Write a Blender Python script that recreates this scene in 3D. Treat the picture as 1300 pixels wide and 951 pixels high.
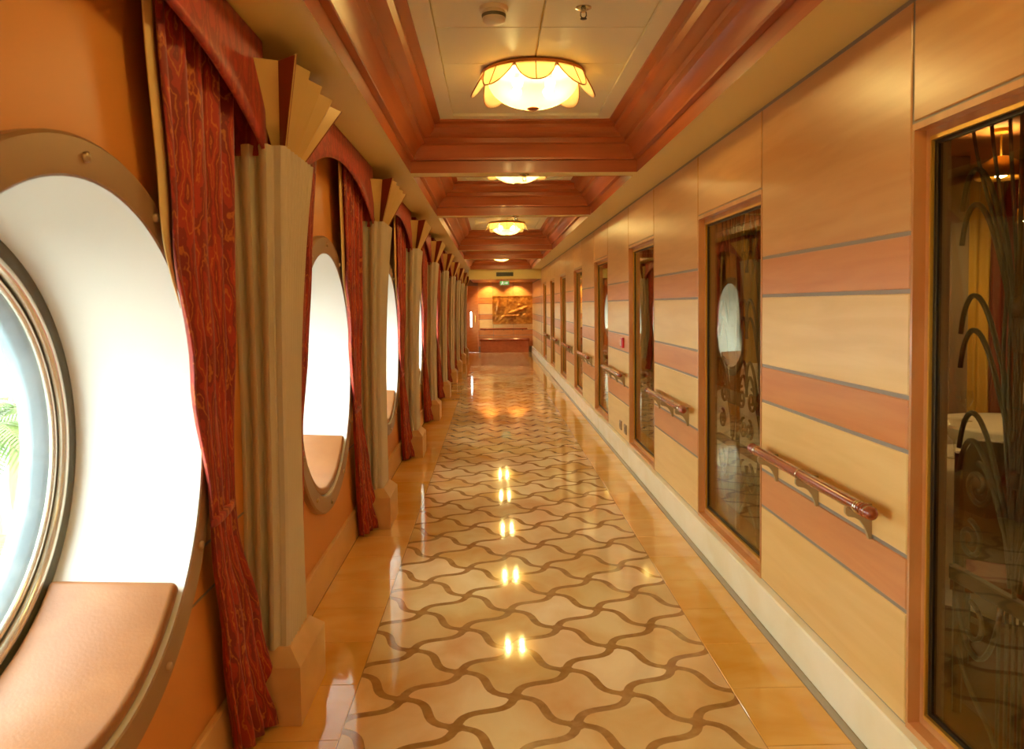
import bpy, bmesh, math, random
from mathutils import Vector, Matrix
random.seed(7)
PI = math.pi
C = bpy.context.scene
COL = C.collection
for _o in list(bpy.data.objects):
    bpy.data.objects.remove(_o)

# ------------------------------------------------------------------ camera, sky, exposure
EYE = 1.5
FOCAL_PX, PRIN_X, PRIN_Y, IMG_W, IMG_H = 1000.0, 650.0, 430.5, 1300.0, 951.0
VP = (625.0, 387.0)          # vanishing point of the corridor axis
ROLL = 0.0115
vy = Vector((VP[0]-PRIN_X, -(VP[1]-PRIN_Y), FOCAL_PX)).normalized()     # corridor axis in camera (right, up, forward)
up0 = Vector((-math.sin(ROLL), math.cos(ROLL), 0))
vz = (up0 - vy*up0.dot(vy)).normalized()
vx = vy.cross(vz)
if vx[0] < 0: vx = -vx
cam = bpy.data.cameras.new('camera')
co = bpy.data.objects.new('camera', cam); COL.objects.link(co)
co.matrix_world = Matrix(((vx[0], vx[1], -vx[2], 0), (vy[0], vy[1], -vy[2], 0), (vz[0], vz[1], -vz[2], EYE), (0, 0, 0, 1)))
cam.sensor_width = 36; cam.lens = FOCAL_PX/IMG_W*36
cam.shift_y = -(IMG_H/2-PRIN_Y)/IMG_W
cam.dof.use_dof = True; cam.dof.focus_distance = 6.0; cam.dof.aperture_fstop = 6.3
cam.clip_start = 0.02; cam.clip_end = 200
C.camera = co

SKY = 13.5
LAMP = 300.0
w = bpy.data.worlds.new('sky'); C.world = w; w.use_nodes = True
bg = w.node_tree.nodes['Background']
bg.inputs[0].default_value = (0.93, 1.0, 0.97, 1); bg.inputs[1].default_value = SKY
vs = C.view_settings
C.display_settings.display_device = 'sRGB'
vs.view_transform = 'Standard'; vs.look = 'None'; vs.exposure = 0.0; vs.gamma = 1.0; vs.use_curve_mapping = False
C.cycles.max_bounces = 10; C.cycles.diffuse_bounces = 6; C.cycles.glossy_bounces = 5; C.cycles.transparent_max_bounces = 16
C.cycles.sample_clamp_indirect = 8.0

# ------------------------------------------------------------------ materials
def srgb(r, g, b):
    f = lambda c: (c/255/12.92) if c/255 <= .04045 else ((c/255+.055)/1.055)**2.4
    return (f(r), f(g), f(b), 1)

def mat(name, col, rough=.5, metal=0.0, col2=None, scale=(4, 4, 4), detail=4, amt=1.0, rand=0.0, bump=0.0, bscale=60, coat=0.0, spec=.5, lo=.35, hi=.65):
    m = bpy.data.materials.new(name); m.use_nodes = True
    nt = m.node_tree; N = nt.nodes; L = nt.links
    p = N['Principled BSDF']
    p.inputs['Base Color'].default_value = col; p.inputs['Roughness'].default_value = rough
    p.inputs['Metallic'].default_value = metal; p.inputs['Coat Weight'].default_value = coat
    p.inputs['Coat Roughness'].default_value = .08
    p.inputs['Specular IOR Level'].default_value = spec
    g = N.new('ShaderNodeNewGeometry')
    last = None
    if col2:
        mp = N.new('ShaderNodeMapping'); mp.inputs['Scale'].default_value = scale
        L.new(g.outputs['Position'], mp.inputs['Vector'])
        n = N.new('ShaderNodeTexNoise'); n.inputs['Scale'].default_value = 1.0; n.inputs['Detail'].default_value = detail
        n.inputs['Distortion'].default_value = .6
        L.new(mp.outputs[0], n.inputs['Vector'])
        r = N.new('ShaderNodeValToRGB'); r.color_ramp.elements[0].color = col; r.color_ramp.elements[1].color = col2
        r.color_ramp.elements[0].position = lo; r.color_ramp.elements[1].position = hi
        L.new(n.outputs['Fac'], r.inputs[0]); last = r.outputs[0]
    if rand:
        oi = N.new('ShaderNodeObjectInfo')
        h = N.new('ShaderNodeHueSaturation')
        a = N.new('ShaderNodeMapRange'); a.inputs[3].default_value = 1-rand; a.inputs[4].default_value = 1+rand
        L.new(oi.outputs['Random'], a.inputs[0]); L.new(a.outputs[0], h.inputs['Value'])
        b = N.new('ShaderNodeMapRange'); b.inputs[3].default_value = 1+rand*.8; b.inputs[4].default_value = 1-rand*.8
        L.new(oi.outputs['Random'], b.inputs[0]); L.new(b.outputs[0], h.inputs['Saturation'])
        if last: L.new(last, h.inputs['Color'])
        else: h.inputs['Color'].default_value = col
        last = h.outputs[0]
    if last: L.new(last, p.inputs['Base Color'])
    if bump:
        n2 = N.new('ShaderNodeTexNoise'); n2.inputs['Scale'].default_value = bscale; n2.inputs['Detail'].default_value = 3
        L.new(g.outputs['Position'], n2.inputs['Vector'])
        bp = N.new('ShaderNodeBump'); bp.inputs['Strength'].default_value = bump; bp.inputs['Distance'].default_value = .01
        L.new(n2.outputs['Fac'], bp.inputs['Height']); L.new(bp.outputs[0], p.inputs['Normal'])
    return m

def emis(name, col, s):
    m = bpy.data.materials.new(name); m.use_nodes = True
    p = m.node_tree.nodes['Principled BSDF']
    p.inputs['Base Color'].default_value = col; p.inputs['Emission Color'].default_value = col
    p.inputs['Emission Strength'].default_value = s; p.inputs['Roughness'].default_value = .3
    return m

def glass(name, tint, ior=1.5, rough=0.0, boost=1.0):
    m = bpy.data.materials.new(name); m.use_nodes = True
    nt = m.node_tree; N = nt.nodes; L = nt.links
    N.remove(N['Principled BSDF'])
    t = N.new('ShaderNodeBsdfTransparent'); t.inputs[0].default_value = tint
    gl = N.new('ShaderNodeBsdfGlossy'); gl.inputs['Roughness'].default_value = rough; gl.inputs[0].default_value = (.95, .97, .9, 1)
    # Schlick reflectance of one face, the same from either side of the thin pane
    g = N.new('ShaderNodeNewGeometry'); d = N.new('ShaderNodeVectorMath'); d.operation = 'DOT_PRODUCT'
    L.new(g.outputs['Normal'], d.inputs[0]); L.new(g.outputs['Incoming'], d.inputs[1])
    def M(op, a, b=None):
        n = N.new('ShaderNodeMath'); n.operation = op
        for i, v in enumerate((a, b)):
            if v is None: continue
            if isinstance(v, (int, float)): n.inputs[i].default_value = v
            else: L.new(v, n.inputs[i])
        return n.outputs[0]
    r0 = ((ior-1)/(ior+1))**2
    sch = M('ADD', M('MULTIPLY', M('POWER', M('SUBTRACT', 1.0, M('ABSOLUTE', d.outputs['Value'])), 5.0), 1-r0), r0)
    mu = N.new('ShaderNodeMath'); mu.operation = 'MULTIPLY'; mu.inputs[1].default_value = boost; mu.use_clamp = True
    mx = N.new('ShaderNodeMixShader')
    L.new(sch, mu.inputs[0]); L.new(mu.outputs[0], mx.inputs[0])
    L.new(t.outputs[0], mx.inputs[1]); L.new(gl.outputs[0], mx.inputs[2])
    L.new(mx.outputs[0], N['Material Output'].inputs[0])
    return m

def fabric(name, base, dark, line, k=7.0):
    """curtain cloth: red ground with thin gold ogee flame contours, drawn in the cloth's own UV (metres)"""
    m = bpy.data.materials.new(name); m.use_nodes = True
    nt = m.node_tree; N = nt.nodes; L = nt.links; p = N['Principled BSDF']
    p.inputs['Roughness'].default_value = .55; p.inputs['Sheen Weight'].default_value = .08
    uv = N.new('ShaderNodeUVMap'); sp = N.new('ShaderNodeSeparateXYZ'); L.new(uv.outputs[0], sp.inputs[0])
    def M(op, a, b=None, c=None):
        n = N.new('ShaderNodeMath'); n.operation = op
        for i, v in enumerate((a, b, c)):
            if v is None: continue
            if isinstance(v, (int, float)): n.inputs[i].default_value = v
            else: L.new(v, n.inputs[i])
        return n.outputs[0]
    u, v = sp.outputs[0], sp.outputs[1]
    tri = M('PINGPONG', M('MULTIPLY', u, 1/.16), .5)                # 0..0.5 across a flame
    no = N.new('ShaderNodeTexNoise'); no.inputs['Scale'].default_value = 15; no.inputs['Detail'].default_value = 3
    L.new(uv.outputs[0], no.inputs['Vector'])
    cell = M('PINGPONG', M('ADD', M('MULTIPLY', v, 1/.42), M('MULTIPLY', M('SINE', M('MULTIPLY', u, 2*PI/.32)), .25)), .5)
    f = M('ADD', M('ADD', M('MULTIPLY', cell, 3.0), M('MULTIPLY', M('POWER', tri, 1.6), -5.0)), M('MULTIPLY', no.outputs['Fac'], 2.4))
    s = M('ABSOLUTE', M('SUBTRACT', M('FRACT', f), .5))
    ln = N.new('ShaderNodeMapRange'); ln.inputs[1].default_value = .0; ln.inputs[2].default_value = .12; ln.inputs[3].default_value = 1; ln.inputs[4].default_value = 0
    L.new(s, ln.inputs[0])
    fl = M('FLOORED_MODULO', M('FLOOR', M('MULTIPLY', f, 1.0)), 2.0)
    m1 = N.new('ShaderNodeMix'); m1.data_type = 'RGBA'; L.new(fl, m1.inputs[0]); m1.inputs[6].default_value = base; m1.inputs[7].default_value = dark
    m2 = N.new('ShaderNodeMix'); m2.data_type = 'RGBA'; L.new(M('MULTIPLY', ln.outputs[0], .75), m2.inputs[0]); L.new(m1.outputs[2], m2.inputs[6]); m2.inputs[7].default_value = line
    L.new(m2.outputs[2], p.inputs['Base Color'])
    return m

M_ = {}
M_['panel'] = mat('maple_laminate', srgb(228, 188, 118), .32, col2=srgb(220, 176, 104), scale=(6, 1.2, 14), rand=.025)
M_['band'] = mat('cherry_laminate', srgb(206, 138, 78), .32, col2=srgb(196, 124, 66), scale=(6, 1.2, 16), rand=.03)
M_['joint'] = mat('grey_joint', srgb(140, 126, 108), .45)
M_['upper'] = mat('honey_laminate', srgb(210, 158, 98), .3, col2=srgb(200, 144, 84), scale=(6, 1.2, 14), rand=.025)
M_['wood'] = mat('cherry_wood', srgb(176, 92, 44), .36, col2=srgb(160, 78, 34), scale=(9, 1.0, 22), coat=.05)
M_['framewood'] = mat('oak_frame_wood', srgb(206, 146, 84), .3, col2=srgb(192, 126, 66), scale=(9, 9, 3), coat=.2)
M_['woodx'] = mat('cherry_wood_cross', srgb(176, 92, 44), .36, col2=srgb(160, 78, 34), scale=(1.0, 9, 22), coat=.05)
M_['rail'] = mat('handrail_wood', srgb(152, 72, 38), .2, col2=srgb(134, 58, 28), scale=(20, 2, 20), coat=.6)
M_['cream'] = mat('cream_paint', srgb(228, 204, 128), .5)
M_['white'] = mat('ceiling_panel_paint', srgb(232, 224, 190), .5)
M_['orange'] = mat('ochre_wall_paint', srgb(212, 138, 66), .45)
M_['taupe'] = mat('taupe_lacquer', srgb(206, 190, 162), .35)
M_['gold'] = mat('pale_gold_lacquer', srgb(214, 176, 104), .35, metal=.15)
M_['redpl'] = mat('mahogany_lacquer', srgb(140, 58, 22), .35)
M_['bronze'] = mat('bronze_flange', srgb(160, 126, 96), .38, metal=.35)
M_['bolt'] = mat('bolt_steel', srgb(176, 152, 122), .3, metal=.8)
M_['tunnel'] = mat('white_reveal_paint', srgb(238, 236, 226), .4)
M_['dark'] = mat('dark_gasket', srgb(92, 84, 58), .45)
M_['olive'] = mat('olive_lacquer', srgb(166, 140, 92), .4)
M_['chrome'] = mat('chrome', srgb(235, 232, 218), .22, metal=.75)
M_['frost'] = mat('hull_reveal_paint', srgb(150, 170, 182), .35, col2=srgb(170, 188, 198), scale=(9, 9, 9))
M_['leather'] = mat('tan_leather', srgb(156, 102, 58), .42, col2=srgb(142, 90, 48), scale=(5, 5, 5), bump=.06, bscale=120)
M_['base'] = mat('cream_marble', srgb(250, 242, 208), .22, col2=srgb(244, 232, 190), scale=(3, 3, 5), detail=8)
M_['plinth'] = mat('plinth_stone', srgb(222, 178, 122), .3, col2=srgb(210, 162, 104), scale=(3, 3, 5), detail=8)
M_['tile'] = mat('cream_onyx_tile', srgb(240, 212, 152), .05, col2=srgb(214, 154, 78), scale=(3.0, 2.0, 1), detail=7, rand=.12, lo=.34, hi=.80, spec=.6)
M_['border'] = mat('amber_marble_tile', srgb(236, 188, 106), .05, col2=srgb(224, 164, 74), scale=(2.6, 4.5, 1), detail=7, rand=.08, lo=.3, hi=.72, spec=.6)
M_['inlay'] = mat('brown_marble_inlay', srgb(178, 136, 78), .06, col2=srgb(156, 114, 60), scale=(16, 16, 1), detail=6, rand=.03, spec=.6)
M_['strip'] = mat('grey_stone_strip', srgb(168, 152, 120), .2)
M_['curtain'] = fabric('red_flame_damask', srgb(164, 42, 24), srgb(132, 30, 18), srgb(206, 120, 44))
M_['valance'] = fabric('red_flame_damask_valance', srgb(172, 44, 26), srgb(146, 30, 20), srgb(186, 84, 40))
M_['lining'] = mat('cream_lining', srgb(232, 196, 130), .7)
M_['glass'] = glass('smoked_window_glass', (.90, .86, .70, 1), 1.52, 0.0, 1.1)
M_['port'] = glass('porthole_glass', (.96, .99, .98, 1), 1.45, 0.0, 1.0)
M_['iron'] = mat('wrought_iron', srgb(50, 43, 37), .5, metal=.2)
M_['black'] = mat('black_metal', srgb(26, 22, 18), .3, metal=.3)
M_['brass'] = mat('brass_bead', srgb(222, 172, 70), .3, metal=.7)
def thin_shade(name, col, clear, tint):
    m = bpy.data.materials.new(name); m.use_nodes = True
    nt = m.node_tree; N = nt.nodes; L = nt.links; N.remove(N['Principled BSDF'])
    t = N.new('ShaderNodeBsdfTranslucent'); t.inputs[0].default_value = col
    d = N.new('ShaderNodeBsdfDiffuse'); d.inputs[0].default_value = col
    c = N.new('ShaderNodeBsdfTransparent'); c.inputs[0].default_value = tint
    a = N.new('ShaderNodeMixShader'); a.inputs[0].default_value = .3; L.new(t.outputs[0], a.inputs[1]); L.new(d.outputs[0], a.inputs[2])
    b = N.new('ShaderNodeMixShader'); b.inputs[0].default_value = clear; L.new(a.outputs[0], b.inputs[1]); L.new(c.outputs[0], b.inputs[2])
    L.new(b.outputs[0], N['Material Output'].inputs[0]); return m
M_['shade'] = thin_shade('alabaster_bowl', (.48, .36, .18, 1), .42, (1, .93, .74, 1))
M_['petal'] = thin_shade('amber_petal_glass', (.98, .82, .54, 1), .3, (1, .88, .62, 1))
M_['lampbulb'] = emis('warm_lamp_bulb', (1.0, .86, .38, 1), LAMP)
M_['wire'] = mat('antique_brass_wire', srgb(150, 84, 34), .35, metal=.6)
M_['rim'] = mat('amber_rim', srgb(206, 132, 62), .3, metal=.3)
M_['plastic'] = mat('cream_plastic', srgb(224, 206, 168), .4)
M_['steel'] = mat('brushed_steel', srgb(196, 184, 160), .22, metal=1.0)
M_['red'] = mat('red_plastic', srgb(190, 24, 24), .35)
M_['slot'] = mat('dark_grille_metal', srgb(58, 62, 40), .5)
M_['bronzeart'] = mat('bronze_relief', srgb(200, 142, 58), .38, metal=.4, col2=srgb(138, 84, 28), scale=(6, 6, 6), detail=6)
M_['green'] = emis('green_sign_face', (.25, .55, .16, 1), .55)
M_['signw'] = emis('white_pictogram', (.95, 1.0, .8, 1), .9)
M_['carpet'] = mat('dining_carpet', srgb(92, 44, 26), .9, col2=srgb(70, 30, 18), scale=(6, 6, 6))
M_['dwall'] = mat('dining_wall', srgb(170, 92, 44), .5, col2=srgb(150, 76, 34), scale=(2, 2, 2))
M_['dceil'] = mat('dining_ceiling', srgb(196, 140, 84), .6)
M_['cloth'] = mat('white_linen', srgb(240, 236, 226), .7)
M_['goldcloth'] = mat('gold_drape', srgb(222, 182, 70), .5, col2=srgb(196, 150, 46), scale=(10, 10, 1))
M_['redcloth'] = mat('dark_red_drape', srgb(112, 24, 18), .55)
M_['chair'] = mat('dark_chair_wood', srgb(70, 36, 20), .35)
M_['wine'] = glass('wine_glass', (.94, .93, .88, 1), 1.5, 0.0, 1.6)
M_['down'] = emis('downlight_lens', (1.0, .62, .25, 1), 30.0)
M_['bulb'] = emis('added_pendant_bulb', (1.0, .70, .34, 1), 420.0)  # glow of the pendants added to light the dining room
M_['leaf'] = mat('palm_leaf', srgb(62, 92, 26), .6, col2=srgb(88, 104, 36), scale=(2, 2, 2))
M_['trunk'] = mat('palm_trunk', srgb(132, 112, 84), .8)
M_['quay'] = mat('dark_quay_paving', srgb(104, 104, 98), .8, col2=srgb(90, 90, 86), scale=(.4, .4, .4))
M_['hull'] = mat('white_hull_paint', srgb(232, 232, 228), .4)
M_['outmetal'] = mat('socket_metal', srgb(168, 140, 112), .35, metal=.7)

# ------------------------------------------------------------------ mesh helpers
class MB:
    def __init__(s): s.v = []; s.f = []; s.uv = None
    def add(s, vs, fs):
        o = len(s.v); s.v += [tuple(p) for p in vs]; s.f += [tuple(i+o for i in f) for f in fs]; return s
    def box(s, x0, x1, y0, y1, z0, z1):
        return s.add([(x, y, z) for x in (x0, x1) for y in (y0, y1) for z in (z0, z1)],
                     [(0, 1, 3, 2), (4, 6, 7, 5), (0, 4, 5, 1), (2, 3, 7, 6), (0, 2, 6, 4), (1, 5, 7, 3)])
    def bbox(s, x0, x1, y0, y1, z0, z1, b, face='-x'):
        """box whose edges towards one face are chamfered by b"""
        if face == '-x':
            vs = [(x1, y0, z0), (x1, y1, z0), (x1, y1, z1), (x1, y0, z1), (x0+b, y0, z0), (x0+b, y1, z0), (x0+b, y1, z1), (x0+b, y0, z1),
                  (x0, y0+b, z0+b), (x0, y1-b, z0+b), (x0, y1-b, z1-b), (x0, y0+b, z1-b)]
        elif face == '+x':
            vs = [(x0, y0, z0), (x0, y1, z0), (x0, y1, z1), (x0, y0, z1), (x1-b, y0, z0), (x1-b, y1, z0), (x1-b, y1, z1), (x1-b, y0, z1),
                  (x1, y0+b, z0+b), (x1, y1-b, z0+b), (x1, y1-b, z1-b), (x1, y0+b, z1-b)]
        elif face == '-z':
            vs = [(x0, y0, z1), (x1, y0, z1), (x1, y1, z1), (x0, y1, z1), (x0, y0, z0+b), (x1, y0, z0+b), (x1, y1, z0+b), (x0, y1, z0+b),
                  (x0+b, y0+b, z0), (x1-b, y0+b, z0), (x1-b, y1-b, z0), (x0+b, y1-b, z0)]
        elif face == '+z':
            vs = [(x0, y0, z0), (x1, y0, z0), (x1, y1, z0), (x0, y1, z0), (x0, y0, z1-b), (x1, y0, z1-b), (x1, y1, z1-b), (x0, y1, z1-b),
                  (x0+b, y0+b, z1), (x1-b, y0+b, z1), (x1-b, y1-b, z1), (x0+b, y1-b, z1)]
        else:   # '-y'
            vs = [(x0, y1, z0), (x1, y1, z0), (x1, y1, z1), (x0, y1, z1), (x0, y0+b, z0), (x1, y0+b, z0), (x1, y0+b, z1), (x0, y0+b, z1),
                  (x0+b, y0, z0+b), (x1-b, y0, z0+b), (x1-b, y0, z1-b), (x0+b, y0, z1-b)]
        fs = [(0, 1, 2, 3), (8, 9, 10, 11)]
        for k in (0, 4):
            for i in range(4):
                j = (i+1) % 4; fs.append((k+i, k+j, k+4+j, k+4+i))
        return s.add(vs, fs)
    def loft(s, rings, closed=True, caps=True):
        n = len(rings[0]); o = []
        vs = [p for r in rings for p in r]; fs = []
        for k in range(len(rings)-1):
            for i in range(n if closed else n-1):
                j = (i+1) % n
                fs.append((k*n+i, k*n+j, (k+1)*n+j, (k+1)*n+i))
        if caps and closed:
            fs.append(tuple(range(n))); fs.append(tuple(range((len(rings)-1)*n, len(rings)*n)))
        return s.add(vs, fs)
    def tube(s, pts, r, n=8, caps=True):
        pts = [Vector(p) for p in pts]; rings = []
        ref = None
        for i, p in enumerate(pts):
            d = (pts[min(i+1, len(pts)-1)]-pts[max(i-1, 0)])
            d = d.normalized() if d.length > 1e-9 else Vector((0, 0, 1))
            if ref is None: ref = Vector((1, 0, 0)) if abs(d.x) < .9 else Vector((0, 1, 0))
            a = (ref-d*ref.dot(d)).normalized(); ref = a; b = d.cross(a)
            rr = r[i] if isinstance(r, (list, tuple)) else r
            rings.append([p+(a*math.cos(2*PI*k/n)+b*math.sin(2*PI*k/n))*rr for k in range(n)])
        return s.loft(rings, True, caps)
    def lathe(s, prof, c=(0, 0, 0), n=32, axis='z', a0=0):
        """profile of (r, h) about an axis through c"""
        rings = []
        for k in range(n):
            a = a0+2*PI*k/n; ca, sa = math.cos(a), math.sin(a)
            ring = []
            for r, h in prof:
                if axis == 'z': ring.append((c[0]+r*ca, c[1]+r*sa, c[2]+h))
                elif axis == 'x': ring.append((c[0]+h, c[1]+r*ca, c[2]+r*sa))
                else: ring.append((c[0]+r*ca, c[1]+h, c[2]+r*sa))
            rings.append(ring)
        rings.append(rings[0]); m = len(prof)
        o = len(s.v); s.v += [tuple(p) for r in rings[:-1] for p in r]
        for k in range(n):
            k2 = (k+1) % n
            for i in range(m-1):
                s.f.append((o+k*m+i, o+k2*m+i, o+k2*m+i+1, o+k*m+i+1))
        return s
    def prism(s, poly, f0, f1):
        """poly: list of 2D points, f0 / f1 map them to the two 3D ends"""
        return s.loft([[f0(p) for p in poly], [f1(p) for p in poly]])
    def mesh(s, name, m, smooth=False):
        me = bpy.data.meshes.new(name); me.from_pydata(s.v, [], s.f); me.update()
        bm = bmesh.new(); bm.from_mesh(me)
        bmesh.ops.remove_doubles(bm, verts=bm.verts, dist=1e-6)
        bmesh.ops.recalc_face_normals(bm, faces=bm.faces); bm.to_mesh(me); bm.free()
        me.materials.append(M_[m])
        if smooth:
            me.shade_smooth()
        return me
    def build(s, name, m, parent=None, smooth=False, auto=None):
        me = s.mesh(name, m, smooth or auto is not None)
        o = bpy.data.objects.new(name, me); COL.objects.link(o)
        if parent: o.parent = parent
        if auto is not None:
            try:
                bm = bmesh.new(); bm.from_mesh(me)
                for e in bm.edges:
                    if len(e.link_faces) == 2 and e.calc_face_angle(0) > math.radians(auto): e.smooth = False
                bm.to_mesh(me); bm.free()
            except Exception: pass
        return o

def tag(o, label=None, cat=None, group=None, kind=None):
    if label: o['label'] = label
    if cat: o['category'] = cat
    if group: o['group'] = group
    if kind: o['kind'] = kind
    return o
def empty(name, loc=(0, 0, 0)):
    o = bpy.data.objects.new(name, None); COL.objects.link(o); o.location = loc; o.empty_display_size = .1; return o
KIDS = {}
def kids(o): return [x for x in bpy.data.objects if x.parent == o]
def copy_tree(o, parent=None, loc=None):
    c = o.copy(); COL.objects.link(c)
    if parent: c.parent = parent
    if loc is not None: c.location = loc
    for ch in KIDS.get(o.name) or KIDS.setdefault(o.name, kids(o)): copy_tree(ch, c)
    return c
def inst(me, name, loc, parent, rot=None):
    o = bpy.data.objects.new(name, me); COL.objects.link(o); o.location = loc; o.parent = parent
    if rot: o.rotation_euler = rot
    return o

ORD = ['first', 'second', 'third', 'fourth', 'fifth', 'sixth', 'seventh', 'eighth', 'ninth', 'tenth', 'eleventh', 'twelfth']

# ------------------------------------------------------------------ key dimensions (metres; camera at x=0, y=0, looking +y)
P = 2.475                       # bay length
WR, WL = 1.27, -.91             # right and left wall faces
CZ = 2.41                       # soffit height
PORT0, PZ = 1.74, 1.14          # nearest porthole centre
COL0 = 2.98                     # nearest column centre
Y0, YB, YE = -2.2, 20.35, 25.0  # start, bulkhead, far wall
SXL, SXR = -.548, .91           # edges of the lattice strip

# ------------------------------------------------------------------ floor
floor = MB().box(-1.0, WR+.05, Y0, YE+.1, -.06, -.0016).build('floor', 'inlay')
tag(floor, 'polished onyx and marble corridor floor laid with wavy brown lattice', None, None, 'structure')
SX, SY = .2165, .2118
LX, LY = -.3635, 3.378          # one lattice node
KW, BW = .62, .0180             # waviness, half width of a band
def wave(t): return KW/(2*PI)*math.sin(2*PI*t)
def edge_pts(p, q, n=8):
    """wavy line between lattice nodes p and q (index coordinates); every family bows towards +y at its nodes"""
    dx, dy = q[0]-p[0], q[1]-p[1]
    out = []
    for k in range(n+1):
        t = k/n; o = wave(t)
        if dx*dy > 0: ox, oy = (-o, o) if dx > 0 else (o, -o)
        else: ox, oy = (o, o) if dx > 0 else (-o, -o)
        out.append(((p[0]+dx*t+ox)*SX, (p[1]+dy*t+oy)*SY))
    return out
def clip_x(poly, x, keep_gt):
    out = []
    for i in range(len(poly)):
        a, b = poly[i-1], poly[i]
        ia, ib = ((a[0] >= x) == keep_gt), ((b[0] >= x) == keep_gt)
        if ia != ib:
            t = (x-a[0])/(b[0]-a[0]); out.append((x, a[1]+(b[1]-a[1])*t))
        if ib: out.append(b)
    return out
def cell_poly():
    cs = [(-1, 0), (0, -1), (1, 0), (0, 1)]; poly = []
    for i in range(4):
        e = edge_pts(cs[i], cs[(i+1) % 4], 12)
        for k in range(1, 12):
            tx, ty = e[k+1][0]-e[k-1][0], e[k+1][1]-e[k-1][1]; l = math.hypot(tx, ty)
            poly.append((e[k][0]-ty/l*BW, e[k][1]+tx/l*BW))
    return poly
CELL = cell_poly()
tile_mesh = {}
def tile_me(i):
    x = LX+i*SX
    if i not in tile_mesh:
        p = clip_x(CELL, SXL-x+.002, True); p = clip_x(p, SXR-x-.002, False) if len(p) > 2 else []
        if len(p) > 2 and max(q[0] for q in p)-min(q[0] for q in p) > .03:
            tile_mesh[i] = MB().prism(p, lambda q: (q[0], q[1], -.012), lambda q: (q[0], q[1], 0)).mesh('marble_tile', 'tile')
        else: tile_mesh[i] = None
    return tile_mesh[i]
cells = []
for j in range(-26, 103):
    for i in range(-2, 8):
        if (i+j) % 2 == 0 or LY+j*SY > YE-.1 or LY+j*SY < Y0: continue
        if tile_me(i): cells.append((i, j))
seen = sorted([c for c in cells if LY+c[1]*SY > 2.3], key=lambda c: c[1])[:296]
ss = set(seen); rest = MB()
for c in cells:
    i, j = c; loc = (LX+i*SX, LY+j*SY, 0)
    if c in ss: inst(tile_me(i), 'marble_tile', loc, floor)
    else:
        me = tile_me(i); rest.add([(v.co.x+loc[0], v.co.y+loc[1], v.co.z) for v in me.vertices], [tuple(p.vertices) for p in me.polygons])
o = rest.build('distant_marble_tiles', 'tile', floor); o['kind'] = 'stuff'
def band_me(sgn, z):
    mb = MB()
    for n in range(-1, 9):
        # node n of the diagonal at index coords (n-1, sgn*(n-1)) relative to the diagonal's own origin
        a = (n-1, sgn*(n-1)); b = (n, sgn*n)
        e = edge_pts(a, b, 10)
        L_, R_ = [], []
        for k in range(11):
            k0, k1 = max(k-1, 0), min(k+1, 10)
            tx, ty = e[k1][0]-e[k0][0], e[k1][1]-e[k0][1]; l = math.hypot(tx, ty)
            L_.append((e[k][0]-ty/l*BW, e[k][1]+tx/l*BW)); R_.append((e[k][0]+ty/l*BW, e[k][1]-tx/l*BW))
        for k in range(10):
            q = clip_x([L_[k], L_[k+1], R_[k+1], R_[k]], SXL-LX, True)
            q = clip_x(q, SXR-LX, False) if len(q) > 2 else []
            if len(q) > 2: mb.add([(x, y, z) for x, y in q], [tuple(range(len(q)))])
    return mb.mesh('inlay_band', 'inlay')
bA, bB = band_me(1, -.0004), band_me(-1, -.0008)
for j in range(-20, 102, 2):
    y = LY+j*SY
    if y+8*SY > YE-.1: continue
    if y > Y0: inst(bA, 'inlay_band', (LX, y, 0), floor)
    if y-8*SY > Y0 and y < YE: inst(bB, 'inlay_band', (LX, y, 0), floor)
bl = MB().bbox(WL+.02, SXL-.002, 0, .397, -.012, 0, .0015, '+z').mesh('border_tile', 'border')
br = MB().bbox(SXR+.002, 1.205, 0, .397, -.012, 0, .0015, '+z').mesh('border_tile', 'border')
for k in range(0, 68):
    y = -2.15+.4*k
    if y < YE-.4:
        inst(bl, 'border_tile', (0, y+.0315-.0025, 0), floor); inst(br, 'border_tile', (0, y-.0695, 0), floor)
MB().box(1.207, 1.236, Y0, YE, -.01, .003).build('edge_strip', 'strip', floor)

# ------------------------------------------------------------------ right wall
wr = empty('wall_right', (WR, 0, 0)); wr.location = (0, 0, 0)
tag(wr, 'laminate panelled corridor wall in maple and cherry with grey joints', None, None, 'structure')
BANDS = [(.182, .526, 'panel'), (.540, .699, 'band'), (.713, 1.026, 'panel'), (1.040, 1.194, 'band'), (1.208, 1.521, 'panel'), (1.535, 1.698, 'band'), (1.712, 2.393, 'upper')]
pm = {}
for z0, z1, m in BANDS:
    pm[z0] = MB().bbox(WR, WR+.016, .008, 1.318, z0, z1, .003).mesh('wall_panel', m)
over = MB().bbox(WR, WR+.016, .008, 1.141, 2.036, 2.393, .003).mesh('wall_panel', 'upper')
OPEN = []
backing = MB()
for k in range(-2, 8):
    y = 2.366+P*k
    if y > YB: break
    y1 = min(y+1.326, YB)
    backing.box(WR+.005, WR+.12, max(y, Y0), y1, 0, CZ)
    for z0, z1, m in BANDS:
        if y+1.326 <= YB+.01 and y >= Y0: inst(pm[z0], 'wall_panel', (0, y, 0), wr)
        else: MB().bbox(WR, WR+.016, max(y, Y0)+.006, y1-.006, z0, z1, .003).build('wall_panel', m, wr)
    wy = y+1.326
    if wy+1.149 < YB:
        inst(over, 'wall_panel', (0, wy, 0), wr)
        backing.box(WR+.005, WR+.12, wy, wy+1.149, 2.028, CZ); backing.box(WR+.005, WR+.12, wy, wy+1.149, 0, .176)
        OPEN.append(wy)
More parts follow.
